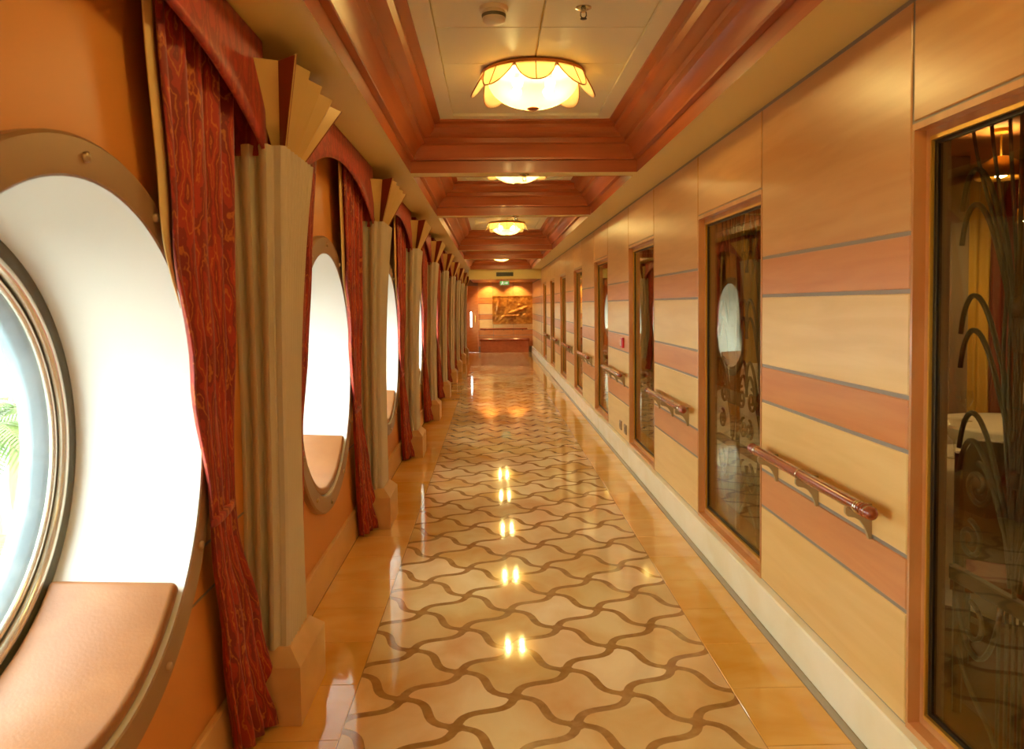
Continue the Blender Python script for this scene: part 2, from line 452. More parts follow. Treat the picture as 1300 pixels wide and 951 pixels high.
# lobby part of the wall, beyond the bulkhead
backing.box(WR+.005, WR+.12, YB, YE, 0, CZ)
backing.build('joint_backing', 'joint', wr)
for z0, z1, m in BANDS:
    MB().bbox(WR, WR+.016, YB+.15, YB+2.3, z0, min(z1, 2.16), .003).build('wall_panel', m, wr)
    MB().bbox(WR, WR+.016, YB+2.31, YE, z0, min(z1, 2.16), .003).build('wall_panel', m, wr)
bb = MB().bbox(1.236, WR+.014, Y0, YE, 0, .176, .006).build('baseboard_right', 'base')
tag(bb, 'cream marble skirting along the panelled wall', None, None, 'structure')

# windows into the dining room
def bez(p, n=14):
    out = []
    for k in range(n+1):
        t = k/n; s = 1-t
        out.append(tuple(s**3*p[0][i]+3*s*s*t*p[1][i]+3*s*t*t*p[2][i]+t**3*p[3][i] for i in (0, 1)))
    return out
def spiral(c, r, a0, turns, n=26):
    return [(c[0]+r*(1-.78*k/n)*math.cos(a0+turns*2*PI*k/n), c[1]+r*(1-.78*k/n)*math.sin(a0+turns*2*PI*k/n)) for k in range(n+1)]
def leaf_meshes():
    """wrought iron leaf of half width .265: centre stems, drooping fronds, scrolls, rail (u, z)"""
    X = 0
    stems = MB(); fr = MB(); sc = MB(); lo = MB(); rail = MB()
    T = lambda mb, p, r: mb.tube([(X, u, z) for u, z in p], r, 6)
    for s in (-1, 1):
        for a, b in ((.018, .05), (.05, .13), (.085, .215)):
            T(stems, bez([(s*.006, .72), (s*a*.3, 1.05), (s*a, 1.25), (s*a*.6, 1.5)])+bez([(s*a*.6, 1.5), (s*a*.4, 1.62), (s*b*.8, 1.8), (s*b, 2.0)])[1:], .0055)
        for z, zz in ((1.86, 1.45), (1.76, 1.36), (1.50, 1.12), (1.40, 1.04), (1.16, .80), (1.08, .76)):
            T(fr, bez([(s*.258, z-.10), (s*.235, z+.04), (s*.17, z+.06), (s*.10, z-.10)])+bez([(s*.10, z-.10), (s*.05, z-.22), (s*.02, zz+.08), (s*.012, zz)])[1:], .0078)
        T(sc, spiral((s*.165, .965), .068, PI/2, s*1.55), .0078); T(sc, spiral((s*.20, .80), .058, PI/2, s*1.5), .0078)
        T(sc, bez([(s*.165, 1.027), (s*.09, 1.03), (s*.04, .9), (s*.02, .72)]), .006)
        T(lo, spiral((s*.19, .545), .075, PI/2, s*.62), .0078); T(lo, bez([(s*.26, .60), (s*.2, .40), (s*.10, .42), (s*.05, .66)]), .0078)
        T(lo, bez([(s*.26, .46), (s*.18, .30), (s*.10, .34), (s*.06, .22)]), .0078)
        for u in (.028, .062): T(lo, [(s*u, .20), (s*u, .67)], .0055)
    T(stems, [(0, .70), (0, 2.0)], .0065); T(lo, [(0, .20), (0, .67)], .0055)
    for z in (1.02, 1.48):
        stems.lathe([(0, -.03), (.016, -.02), (.02, 0), (.016, .02), (0, .03)], (X, 0, z), 10)
    rail.bbox(-.012, .012, -.285, .285, .655, .70, .004)
    return [('stems', stems), ('frond', fr), ('scroll', sc), ('lower_bars', lo), ('rail', rail)]
LEAF = [(n, mb.mesh('grille_'+n, 'iron', n != 'rail')) for n, mb in leaf_meshes()]
H = 1.149
fo = MB(); D = .042
# wooden lining of the recess
fo.box(WR, WR+D, 0, .012, .176, 2.028).box(WR, WR+D, H-.012, H, .176, 2.028).box(WR, WR+D, .012, H-.012, 2.008, 2.028).box(WR, WR+D, .012, H-.012, .176, .196)
fo.box(WR+D-.004, WR+D+.004, .012, .03, .196, 2.008).box(WR+D-.004, WR+D+.004, H-.03, H-.012, .196, 2.008).box(WR+D-.004, WR+D+.004, .03, H-.03, 1.985, 2.008).box(WR+D-.004, WR+D+.004, .03, H-.03, .196, .222)
fo_me = fo.mesh('window_frame', 'framewood')
gb = MB(); x0 = WR+D-.008
gb.box(x0+.002, x0+.012, .034, .042, .222, 1.985).box(x0+.002, x0+.012, H-.042, H-.034, .222, 1.985).box(x0, x0+.012, .042, H-.042, 1.973, 1.985).box(x0, x0+.012, .042, H-.042, .222, .234)
gb_me = gb.mesh('gilt_bead', 'brass')
bf = MB(); x0 = WR+D+.006
bf.box(x0, x0+.014, .044, .058, .228, 1.976).box(x0, x0+.014, H-.058, H-.044, .228, 1.976).box(x0, x0+.014, .058, H-.058, 1.962, 1.976).box(x0, x0+.014, .058, H-.058, .228, .244).box(x0+.011, x0+.03, H/2-.010, H/2+.010, .244, 1.962)
bf_me = bf.mesh('inner_frame', 'black')
pane_me = MB().box(x0+.004, x0+.010, .056, H-.056, .24, 1.966).mesh('pane', 'glass')
for k, wy in enumerate(OPEN):
    t = empty('window_%d' % (k+1), (0, wy, 0))
    tag(t, 'tall smoked glass window with iron grille in the panelled wall, %s from the camera end' % ORD[k], None, 'grilled windows into the dining room', 'structure')
    inst(fo_me, 'window_frame', (0, 0, 0), t); inst(gb_me, 'gilt_bead', (0, 0, 0), t); inst(bf_me, 'inner_frame', (0, 0, 0), t); inst(pane_me, 'pane', (0, 0, 0), t)
    for yy in (H/2-.25, H/2+.25):
        g = inst(LEAF[0][1], 'iron_grille', (WR+D+.075, yy, 0), t)
        for n, me in LEAF[1:]: inst(me, n, (0, 0, 0), g)

# handrails on the broad panels
hr = empty('handrail', (1.20, 2.44, 0))
RZ, RR, RL = .822, .021, 1.19
rl = MB(); rl.lathe([(0, .06), (RR, .06), (RR, RL-.06), (0, RL-.06)], (0, 0, RZ), 20, 'y'); rl.build('rail', 'rail', hr, auto=40)
def knob(y, s):
    mb = MB(); pr = [(0, -.052), (.012, -.05), (.02, -.042), (.0235, -.03), (.0215, -.014), (.018, -.008), (.023, -.004), (.023, .006), (.019, .008), (.019, .012), (.023, .014), (.023, .022), (RR, .026), (0, .026)]
    return mb.lathe([(r, h*s) for r, h in pr], (0, y, RZ), 20, 'y')
knob(.05, 1).build('end_knob', 'rail', hr, smooth=True); knob(RL-.05, -1).build('end_knob', 'rail', hr, smooth=True)
for y in (.088, .101, RL*.5, RL-.101, RL-.088):
    o = MB().lathe([(RR-.002, -.003), (RR+.0025, -.002), (RR+.0025, .002), (RR-.002, .003)], (0, y, RZ), 20, 'y').build('ring', 'steel', hr, smooth=True); o['label'] = 'bright metal ring'
br_poly = [(.07, -.125), (.07, -.004), (-.006, -.004), (-.020, -.018), (-.020, -.036), (-.012, -.046), (.012, -.051), (.03, -.061), (.045, -.082), (.056, -.108), (.060, -.125)]
for y in (.16, RL*.5, RL-.16):
    o = MB().prism(br_poly, lambda q: (q[0], y-.007, RZ+q[1]), lambda q: (q[0], y+.007, RZ+q[1])).build('bracket', 'olive', hr); o['label'] = 'olive scalloped wall bracket'
HN = ['tallest-looking', '']
def hr_label(k): return 'turned wooden handrail on olive brackets, on the %s broad wall panel from the camera end' % ORD[k]
tag(hr, hr_label(1), 'handrail', 'handrails along the panelled wall')
n = 1
for k in range(-1, 7):
    if k == 0: continue
    c = copy_tree(hr, None, (1.20, 2.44+P*k, 0)); c['label'] = hr_label(k+1)

cp = empty('call_point', (WR, 7.62, 1.12))
MB().bbox(-.028, .0, -.05, .05, -.05, .05, .008).build('case', 'red', cp)
MB().bbox(-.031, -.027, -.022, .022, -.03, .03, .001).build('cover', 'plastic', cp)
tag(cp, 'small red fire call point on the pinkish band between two windows', 'alarm')
for y, nm in ((7.78, 'farther'), (7.50, 'closer')):
    t = empty('wall_socket', (WR, y, .29))
    MB().bbox(-.012, 0, -.055, .055, -.045, .045, .004).build('face_plate', 'outmetal', t)
    MB().lathe([(0, -.006), (.018, -.006), (.018, -.0135), (.022, -.0135), (.022, 0)], (0, 0, 0), 16, 'x').build('inset', 'dark', t)
    tag(t, 'bronze socket plate just above the skirting, the %s one of two below the call point' % nm, 'socket', 'wall sockets')

# ------------------------------------------------------------------ left wall with portholes
wl = MB(); RO = .66
NB = 10
for k in range(-1, NB):
    c = PORT0+P*k; a_, b_ = c-P/2, c+P/2
    if k == NB-1: b_ = YE
    c0, c1, zb, zt = a_-c, b_-c, -PZ, CZ-PZ
    ang = [2*PI*i/56 for i in range(56)]+[math.atan2(z, y) % (2*PI) for y in (c0, c1) for z in (zb, zt)]
    ang = sorted(set(round(a, 6) for a in ang)); q1, q2 = [], []
    for a in ang:
        ca, sa = math.cos(a), math.sin(a)
        t = min([(c1/ca) if ca > 1e-9 else 1e9, (c0/ca) if ca < -1e-9 else 1e9, (zt/sa) if sa > 1e-9 else 1e9, (zb/sa) if sa < -1e-9 else 1e9])
        q1.append((WL, c+RO*ca, PZ+RO*sa)); q2.append((WL, c+t*ca, PZ+t*sa))
    wl.loft([[(WL-.03, p[1], p[2]) for p in q1], q1, q2], True, False)
wlo = wl.build('wall_left', 'orange'); tag(wlo, 'ochre painted wall pierced by round portholes', None, None, 'structure')
hb = MB()
for k in range(-1, NB):
    c = PORT0+P*k; a_, b_ = c-P/2, c+P/2
    n_ = 48; q1, q2 = [], []
    ang = sorted(set([round(2*PI*i/48, 6) for i in range(48)]+[round(math.atan2(z, y) % (2*PI), 6) for y in (-P/2, P/2) for z in (-PZ, 2.9-PZ)]))
    for a in ang:
        ca, sa = math.cos(a), math.sin(a)
        t = min([(P/2/ca) if ca > 1e-9 else 1e9, (-P/2/ca) if ca < -1e-9 else 1e9, ((2.9-PZ)/sa) if sa > 1e-9 else 1e9, (-PZ/sa) if sa < -1e-9 else 1e9])
        q1.append((c+.50*ca, PZ+.50*sa)); q2.append((c+t*ca, PZ+t*sa))
    hb.loft([[(-1.33, *p) for p in q2], [(-1.33, *p) for p in q1]], True, False)
    hb.loft([[(-1.30, *p) for p in q2], [(-1.30, *p) for p in q1]], True, False)
ho = hb.build('wall_hull', 'hull'); tag(ho, 'white outer hull plating with round openings', None, None, 'structure')

# porthole assembly (prototype at its own centre)
po = empty('window_21', (0, PORT0, PZ))
fl = MB().lathe([(.64, .0), (.64, .028), (.645, .034), (.724, .034), (.732, .026), (.732, 0)], (WL, 0, 0), 96, 'x').build('flange_ring', 'bronze', po, auto=30)
for i in range(12):
    a = 2*PI*i/12
    MB().lathe([(0, .012), (.006, .0115), (.012, .008), (.0125, 0)], (WL+.033, .688*math.cos(a), .688*math.sin(a)), 12, 'x').build('bolt', 'bolt', po, smooth=True)
MB().lathe([(.64, .03), (.635, -.05), (.615, -.22), (.605, -.33)], (WL, 0, 0), 96, 'x').build('reveal', 'tunnel', po, smooth=True)
MB().lathe([(.607, -.325), (.59, -.322), (.572, -.33), (.565, -.345), (.50, -.37)], (WL, 0, 0), 96, 'x').build('gasket', 'dark', po, auto=40)
def torus(R, r, x, n=8): return [(R+r*math.cos(2*PI*i/n), x+r*math.sin(2*PI*i/n)) for i in range(n+1)]
MB().lathe(torus(.553, .017, -.335, 12), (WL, 0, 0), 96, 'x').build('chrome_ring', 'chrome', po, smooth=True)
MB().lathe(torus(.520, .011, -.345, 12), (WL, 0, 0), 96, 'x').build('chrome_ring', 'chrome', po, smooth=True)
MB().lathe([(.512, -.35), (.50, -.36), (.482, -.415)], (WL, 0, 0), 96, 'x').build('hull_rim', 'frost', po, smooth=True)
MB().lathe([(0, -.384), (.515, -.384), (.515, -.392), (0, -.392)], (WL, 0, 0), 64, 'x').build('pane', 'port', po)
def port_label(k): return 'round porthole with bolted bronze flange and deep white reveal, %s from the camera end' % ORD[k]
tag(po, port_label(1), None, 'portholes along the ochre wall', 'structure')
PORTS = []
for k in range(-1, NB):
    if k == 0: continue
    c = copy_tree(po, None, (0, PORT0+P*k, PZ)); c.name = 'window_%d' % (21+k if k > 0 else 20); c['label'] = port_label(k+1)

# leather seat pads in the portholes
aP = math.radians(42)
arc = [(.636, PI+aP+(PI-2*aP)*i/32) for i in range(33)]+[(.596, 2*PI-aP-(PI-2*aP)*i/32) for i in range(33)]
arc = [(r*math.cos(a), r*math.sin(a)) for r, a in arc]
pad = MB().prism(arc, lambda q: (WL-.315, q[0]*.955, q[1]*.955), lambda q: (WL+.022, q[0], q[1])).build('seat_cushion', 'leather', None)
pad.location = (0, PORT0, PZ)
bv = pad.modifiers.new('bevel', 'BEVEL'); bv.width = .014; bv.segments = 4; bv.limit_method = 'ANGLE'; bv.angle_limit = math.radians(40)
pad.data.shade_smooth()
def pad_label(k): return 'tan leather seat pad lining the bottom of the %s porthole from the camera end' % ORD[k]
tag(pad, pad_label(1), 'cushion', 'porthole seat pads')
for k in range(-1, NB):
    if k == 0: continue
    c = pad.copy(); COL.objects.link(c); c.location = (0, PORT0+P*k, PZ); c['label'] = pad_label(k+1)

# skirting and wall grooves
bs = MB().bbox(WL, WL+.02, Y0, YE, 0, .192, .006, '+x').build('baseboard_left', 'plinth'); tag(bs, 'beige stone skirting below the portholes', None, None, 'structure')
g = MB()
for k in range(-1, NB):
    c = PORT0+P*k
    for z in (.605, .757):
        rr = math.sqrt(max(.735**2-(PZ-z)**2, 0))
        g.box(WL-.002, WL+.0015, c-P/2+.02, c-rr, z-.004, z+.004); g.box(WL-.002, WL+.0015, c+rr, c+P/2-.02, z-.004, z+.004)
go = g.build('trim_1', 'joint'); tag(go, 'thin grey joint lines in the ochre wall', None, None, 'structure')

# ------------------------------------------------------------------ columns with fan capitals
def fl_s(z): return max(0, (z-.85)/1.2)**2.2
def hw(z): return .120+.028*max(0, (.85-z)/.6)**2+.115*fl_s(z)
def fx(z): return -.757+.045*fl_s(z)
def plan(z):
    h, x1 = hw(z), fx(z); xw = WL-.01; pts = []
    def scallop(p, q, n, d, m, big=False):
        out = []
        for i in range(n):
            for k in range(m):
                t = (i+k/m)/n; b = (math.sin(PI*k/m)**.45*d if k < m*.62 else -.35*d*math.sin(PI*(k/m-.62)/.38)) if big else (math.sin(PI*k/m)**.7*d if k else 0)
                nx, ny = (q[1]-p[1]), -(q[0]-p[0]); l = math.hypot(nx, ny)
                out.append((p[0]+(q[0]-p[0])*t+nx/l*b, p[1]+(q[1]-p[1])*t+ny/l*b))
        return out
    a, b, c, d = (xw, -h+.015), (x1-.022, -h), (x1-.022, h), (xw, h-.015)
    b2, c2 = (x1-.008, -h+.006), (x1-.008, h-.006)
    pts = scallop(a, b, 3, .028, 10, True)+scallop(b2, c2, 9, .013, 6)+scallop(c, d, 3, .028, 10, True)+[d]
    return pts
zs_ = [.262, .45, .65, .85, 1.05, 1.2, 1.35, 1.5, 1.62, 1.74, 1.85, 1.95, 2.055]
cl = empty('fluted_column', (0, COL0, 0))
sh = MB().loft([[(x, y, z) for x, y in plan(z)] for z in zs_]).build('shaft', 'taupe', cl, auto=28)
pl = MB()
pl.add([(WL, -.205, 0), (-.70, -.205, 0), (-.70, .205, 0), (WL, .205, 0), (WL, -.205, .212), (-.70, -.205, .212), (-.70, .205, .212), (WL, .205, .212),
        (WL, -.150, .264), (-.748, -.150, .264), (-.748, .150, .264), (WL, .150, .264)],
       [(0, 1, 2, 3), (8, 9, 10, 11), (0, 1, 5, 4), (1, 2, 6, 5), (2, 3, 7, 6), (3, 0, 4, 7), (4, 5, 9, 8), (5, 6, 10, 9), (6, 7, 11, 10), (7, 4, 8, 11)])
pl.build('plinth', 'plinth', cl)
top, bot = [], []
def fan_pts():
    t = [(-.79, -.355), (-.70, -.315), (-.622, -.385)]; b = [(-.772, -.114), (-.756, -.106), (-.735, -.118)]
    n = 8
    for i in range(1, n):
        f = -1+2*i/n
        t.append((-.622-(.03 if i % 2 else 0), .385*f)); b.append((-.735-(.012 if i % 2 else 0), .118*f))
    t += [(-.622, .385), (-.70, .315), (-.79, .355)]; b += [(-.735, .118), (-.756, .106), (-.772, .114)]
    return t, b
ft, fb = fan_pts()
for i in range(len(ft)-1):
    th = .004; zt, zb = 2.315, 2.03
    A, B, Cc, Dd = [Vector((p[0], p[1], z)) for p, z in ((fb[i], zb), (fb[i+1], zb), (ft[i+1], zt), (ft[i], zt))]
    nrm = (B-A).cross(Dd-A).normalized()*th
    fr_ = [A, B, Cc, Dd]; mb = MB().loft([[p for p in fr_], [p-nrm for p in fr_]])
    o = mb.build('pleat', 'redpl' if i in (1, len(ft)-3) else 'gold', cl)
    if i in (1, len(ft)-3): o['label'] = 'reddish brown pleat'
def col_label(k): return 'taupe fluted column with pleated gold fan capital, %s in the row from the camera end' % ORD[k]
tag(cl, col_label(1), 'column', 'fluted columns between the portholes')
NCOL = 9
for k in range(-1, NCOL):
    if k == 0: continue
    c = copy_tree(cl, None, (0, COL0+P*k, 0)); c['label'] = col_label(k+1)

# ------------------------------------------------------------------ curtains and valances
def interp(tab, z):
    if z <= tab[0][0]: return tab[0][1]
    for (a, u), (b, v) in zip(tab, tab[1:]):
        if z <= b:
            t = (z-a)/(b-a); t = t*t*(3-2*t); return u+(v-u)*t
    return tab[-1][1]
IN = [(.02, -.43), (.4, -.50), (.80, -.585), (.90, -.60), (1.3, -.75), (1.7, -.88), (2.3, -.975)]
IN2 = [(.02, -.43), (.4, -.48), (.80, -.54), (.90, -.545), (1.3, -.62), (1.7, -.70), (2.3, -.79)]
OUT = [(.02, -.15), (.4, -.23), (.80, -.40), (.90, -.405), (1.3, -.43), (1.7, -.43), (2.3, -.44)]
XI = [(.02, -.865), (.92, -.862), (1.5, -.848), (2.3, -.835)]
XO = [(.02, -.775), (.2, -.82), (.4, -.84), (.92, -.855), (1.5, -.835), (2.3, -.828)]
AM = [(.02, .026), (.5, .018), (.92, .009), (1.4, .016), (2.3, .021)]
def add_uv(o, f):
    me = o.data; uv = me.uv_layers.new(name='UVMap')
    for l in me.loops:
        uv.data[l.index].uv = f(me.vertices[l.vertex_index].co)
def cloth(nu, nv, pos, name, m, thick=.004, parent=None, uvs=None):
    vs, fs, U = [], [], []
    for j in range(nv+1):
        for i in range(nu+1):
            vs.append(pos(i/nu, j/nv)); U.append(uvs(i/nu, j/nv))
    for j in range(nv):
        for i in range(nu):
            a = j*(nu+1)+i; fs.append((a, a+1, a+nu+2, a+nu+1))
    me = bpy.data.meshes.new(name); me.from_pydata(vs, [], fs); me.update(); me.materials.append(M_[m]); me.shade_smooth()
    uv = me.uv_layers.new(name='UVMap')
    for l in me.loops: uv.data[l.index].uv = U[l.vertex_index]
    o = bpy.data.objects.new(name, me); COL.objects.link(o)
    s = o.modifiers.new('solid', 'SOLIDIFY'); s.thickness = thick; s.offset = 0
    if parent: o.parent = parent
    return o
def make_curtain(s):
    """s = -1: hangs on the camera side of a column, +1: mirror image on its far side"""
    t = empty('curtain', (0, COL0, 0))
    def pos(u, v):
        z = .02+v*2.29; yi, yo = interp(IN if s < 0 else IN2, z), interp(OUT, z)
        y = yi+(yo-yi)*u; x = interp(XI, z)+(interp(XO, z)-interp(XI, z))*u
        x += interp(AM, z)*math.sin(2*PI*4.2*u+1.1+.5*math.sin(z*2.1))*(.75+.25*math.sin(u*9))
        return (x, y*(-s) if s > 0 else y, z)
    cloth(66, 46, pos, 'drape', 'curtain', .004, t, lambda u, v: (u*1.05+.3*(s > 0), v*2.29))
    # tie band at the waist
    ring = []
    yc, hy = (interp(IN if s < 0 else IN2, .86)+interp(OUT, .86))/2, (interp(OUT, .86)-interp(IN if s < 0 else IN2, .86))/2+.006
    tb = []
    for z, g_ in ((.845, 0), (.848, .002), (.857, .003), (.865, .002), (.868, 0)):
        tb.append([(-.856+(.016+g_)*math.sin(2*PI*k/28), (yc+(hy+g_)*math.cos(2*PI*k/28)+0)*(1 if s < 0 else -1), z+.012*math.cos(2*PI*k/28)) for k in range(28)])
    mb = MB().loft(tb); o = mb.build('tie_band', 'curtain', t, smooth=True); add_uv(o, lambda c: (c.y, c.z*.3))
    def lpos(u, v):
        z = 1.5+v*.81; yi = interp(IN if s < 0 else IN2, z); k = min(1, (z-1.5)/.25)
        y = yi+.012-.030*k*u
        return (interp(XI, z)-.004-.012*u*k, y*(-s) if s > 0 else y, z)
    cloth(6, 24, lpos, 'lining', 'lining', .003, t, lambda u, v: (u, v))
    return t
cA = make_curtain(-1); cB = make_curtain(1)
def cu_label(s, k): return 'red flame-patterned curtain tied at waist, %s side of the %s column from the camera' % ('near' if s < 0 else 'far', ORD[k])
tag(cA, cu_label(-1, 1), 'curtain', 'red curtains beside the portholes'); tag(cB, cu_label(1, 1), 'curtain', 'red curtains beside the portholes')
for k in range(-1, NCOL):
    if k == 0: continue
    for s, pr in ((-1, cA), (1, cB)):
        c = copy_tree(pr, None, (0, COL0+P*k, 0)); c['label'] = cu_label(s, k+1)
def vpos(u, v):
    hs, rt = 1.02, .11                       # half span, length of the end returns to the wall
    t = u*(2*hs+2*rt)-hs-rt
    d = max(-hs, min(hs, t)); back = max(0, abs(t)-hs)
    zb = 2.248-.205*(abs(d)/.97)**2
    return (-.780+.008*(1-v)-back, d, zb+(2.405-zb)*v)
va = cloth(74, 6, vpos, 'valance', 'valance', .012, None, lambda u, v: (u*2.4, v*.25))
va.location = (0, PORT0, 0)
def va_label(k): return 'arched red fabric valance above the %s porthole from the camera end' % ORD[k]
tag(va, va_label(1), 'valance', 'arched valances')
for k in range(-1, NB-1):
    if k == 0: continue
    c = va.copy(); COL.objects.link(c); c.location = (0, PORT0+P*k, 0); c['label'] = va_label(k+1)

# ------------------------------------------------------------------ ceiling: soffit, coffers
CX0, CX1 = -.553, 1.013
COFF = [(-4.33, 0.46), (.62, 5.47), (5.64, 8.06), (8.25, 13.15), (13.33, 15.66), (15.85, 20.22)]
COFF[0] = (-2.1, .46)
ce = MB(); CT = 2.95
ce.box(-1.36, CX0, Y0, YE, CZ, CT); ce.box(CX1, WR+.2, Y0, YE, CZ, CT)
edges = [Y0]+[e for c in COFF for e in c]+[YB]
for i in range(0, len(edges), 2): ce.box(CX0, CX1, edges[i], edges[i+1], CZ, CT)
ce.box(CX0, CX1, Y0, YE, CT, CT+.05)
ceo = ce.build('ceiling', 'cream'); tag(ceo, 'cream soffit and cross beams around the wooden coffers', None, None, 'structure')
# lobby ceiling and bulkhead
bh = MB().box(-.60, WR+.02, YB, YB+.14, 2.16, CZ).build('wall_bulkhead', 'cream'); tag(bh, 'cream bulkhead above the lobby opening', None, None, 'structure')
lc = MB().box(-.60, WR+.02, YB+.14, YE, 2.20, 2.3).build('ceiling_lobby', 'wood'); tag(lc, 'low cherry ceiling of the lobby', None, None, 'structure')
PROF = [(.003, CZ-.002), (.003, 2.490), (.034, 2.492), (.034, 2.506), (.044, 2.528), (.058, 2.556), (.082, 2.582), (.108, 2.592), (.108, 2.624), (.136, 2.630), (.168, 2.650), (.184, 2.676), (.184, 2.700), (.225, 2.712), (.228, 2.74)]
nl = 0
for ci, (a, b) in enumerate(COFF):
    t = empty('trim_%d' % (ci+2), (0, 0, 0)); tag(t, 'stepped cherry wood coffer moulding, %s from the camera end' % ORD[ci], None, 'ceiling coffers', 'structure')
    fx_ = lambda p, s: (CX0+p if s < 0 else CX1-p)
    for nm, f in (('coffer_side', lambda p, z, e: (CX0+p, (a+p) if e == 0 else (b-p), z)), ('coffer_side', lambda p, z, e: (CX1-p, (a+p) if e == 0 else (b-p), z))):
        MB().loft([[f(p, z, 0) for p, z in PROF], [f(p, z, 1) for p, z in PROF]], False).build('coffer_side', 'wood', t, auto=24)
    for yy in (0, 1):
        MB().loft([[(CX0+p, (a+p) if yy == 0 else (b-p), z) for p, z in PROF], [(CX1-p, (a+p) if yy == 0 else (b-p), z) for p, z in PROF]], False).build('coffer_end', 'woodx', t, auto=24)
    # ceiling panels inside
    x0, x1, y0, y1 = CX0+.226, CX1-.226, a+.226, b-.226
    bo = .085; xm = (x0+x1)/2
    MB().box(x0, x0+bo, y0, y1, 2.722, 2.74).box(x1-bo, x1, y0, y1, 2.722, 2.74).box(x0+bo, x1-bo, y0, y0+bo, 2.722, 2.74).box(x0+bo, x1-bo, y1-bo, y1, 2.722, 2.74).build('ceiling_border', 'white', t)
    n = max(1, round((y1-y0-2*bo)/.535)); d = (y1-y0-2*bo)/n
    pw = (x1-x0-2*bo)/2
    pme = MB().bbox(.002, pw-.004, .0025, d-.0025, 2.737, 2.752, .002, '-z').mesh('ceiling_panel', 'white')
    for i in range(n):
        for q in (0, 1): inst(pme, 'ceiling_panel', (x0+bo+(pw+.002)*q, y0+bo+d*i, 0), t)
    MB().box(x0, x1, y0, y1, 2.7505, 2.77).build('panel_backing', 'cream', t)

# lamps
CLX = .23
la = empty('ceiling_lamp', (CLX, 4.25, 2.74))
MB().lathe([(0, 0), (.20, 0), (.275, -.012), (.282, -.022), (.275, -.034), (.25, -.036)], (0, 0, 0), 56).build('rim', 'rim', la, smooth=True)
R_ = .242; pr = [(R_, -.03)]+[(R_*math.cos(a), -.045-.150*math.sin(a)) for a in [PI/2*i/12 for i in range(1, 13)]]
MB().lathe(pr, (0, 0, 0), 56).build('bowl', 'shade', la, smooth=True)
MB().lathe([(0, -.191), (.03, -.192), (.034, -.198), (.02, -.204), (0, -.208)], (0, 0, 0), 20).build('finial', 'wire', la, smooth=True)
for i in range(4):
    a = PI/4+i*PI/2
    MB().lathe([(0, .026), (.012, .024), (.024, .008), (.026, -.004), (.020, -.02), (0, -.03)], (.12*math.cos(a), .12*math.sin(a), -.085), 12).build('bulb', 'lampbulb', la, smooth=True)
    MB().lathe([(0, .03), (.014, .03), (.014, 0), (0, 0)], (.12*math.cos(a), .12*math.sin(a), -.066), 10).build('socket', 'plastic', la)
def petal(a):
    ca, sa = math.cos(a), math.sin(a); hwid = PI/8*.96
    def pt(u, v):     # u -1..1 across, v 0..1 down
        ang = a+hwid*u
        ln = (1-abs(u)**2.2)*.098+.006
        r = .272+.052*v*(1-abs(u)**2)+.006; z = -.028-ln*v
        return (r*math.cos(ang), r*math.sin(ang), z)
    rings = [[pt(-1+2*i/16, j/5) for i in range(17)] for j in range(6)]
    mb = MB(); mb.loft(rings, False, False)
    o = mb.build('petal', 'petal', la, smooth=True)
    s_ = o.modifiers.new('solid', 'SOLIDIFY'); s_.thickness = .003
    MB().tube([pt(-1+2*i/16, 1) for i in range(17)], .0032, 6).tube([pt(0, j/5) for j in range(6)], .0028, 6).build('petal_wire', 'wire', o, smooth=True)
for i in range(8): petal(-PI/2+i*PI/4)
def la_label(k): return 'petalled amber glass ceiling lamp glowing in the coffers, %s from the camera end' % ORD[k]
tag(la, la_label(1), 'lamp', 'petalled ceiling lamps')
LYS = [1.80, 6.85, 9.42, 11.92, 14.47, 16.95, 19.12]
for i, y in enumerate(LYS):
    c = copy_tree(la, None, (CLX, y, 2.74)); c['label'] = la_label(0 if i == 0 else i+1)
c = copy_tree(la, None, (CLX, -.7, 2.74)); c['label'] = 'petalled amber glass ceiling lamp behind the camera position'

# smoke detector and sprinklers
sd = empty('smoke_detector', (.02, 3.34, 2.738))
MB().lathe([(0, 0), (.060, 0), (.060, -.014), (.057, -.018), (.0, -.018)], (0, 0, 0), 32).build('base_plate', 'plastic', sd, auto=40)
MB().lathe([(0, -.018), (.048, -.018), (.050, -.030), (.046, -.058), (.032, -.066), (0, -.068)], (0, 0, 0), 32).build('head', 'plastic', sd, auto=40)
MB().lathe([(.0505, -.031), (.0508, -.034), (.0495, -.042), (.048, -.044)], (0, 0, 0), 32).build('smoke_slot', 'dark', sd)
tag(sd, 'cream round smoke detector on the ceiling panel before the first lamp', 'detector')
def sprinkler(loc, label):
    t = empty('sprinkler', loc)
    MB().lathe([(0, 0), (.034, 0), (.034, -.003), (.022, -.008), (.010, -.009), (.010, -.02), (0, -.02)], (0, 0, 0), 24).build('rosette', 'steel', t, auto=40)
    MB().tube([(-.011, 0, -.018), (-.012, 0, -.035), (-.004, 0, -.046)], .0025, 6).tube([(.011, 0, -.018), (.012, 0, -.035), (.004, 0, -.046)], .0025, 6).build('yoke', 'iron', t)
    MB().lathe([(0, -.046), (.014, -.046), (.014, -.048), (0, -.049)], (0, 0, 0), 16).build('deflector', 'iron', t)
    tag(t, label, 'sprinkler', 'sprinkler heads')
sprinkler((.395, 3.34, 2.738), 'steel sprinkler head on the ceiling panel beside the smoke detector')
sprinkler((.235, 5.555, CZ), 'small sprinkler head under the first cream cross beam')
sprinkler((.255, 8.155, CZ), 'small sprinkler head under the second cream cross beam')

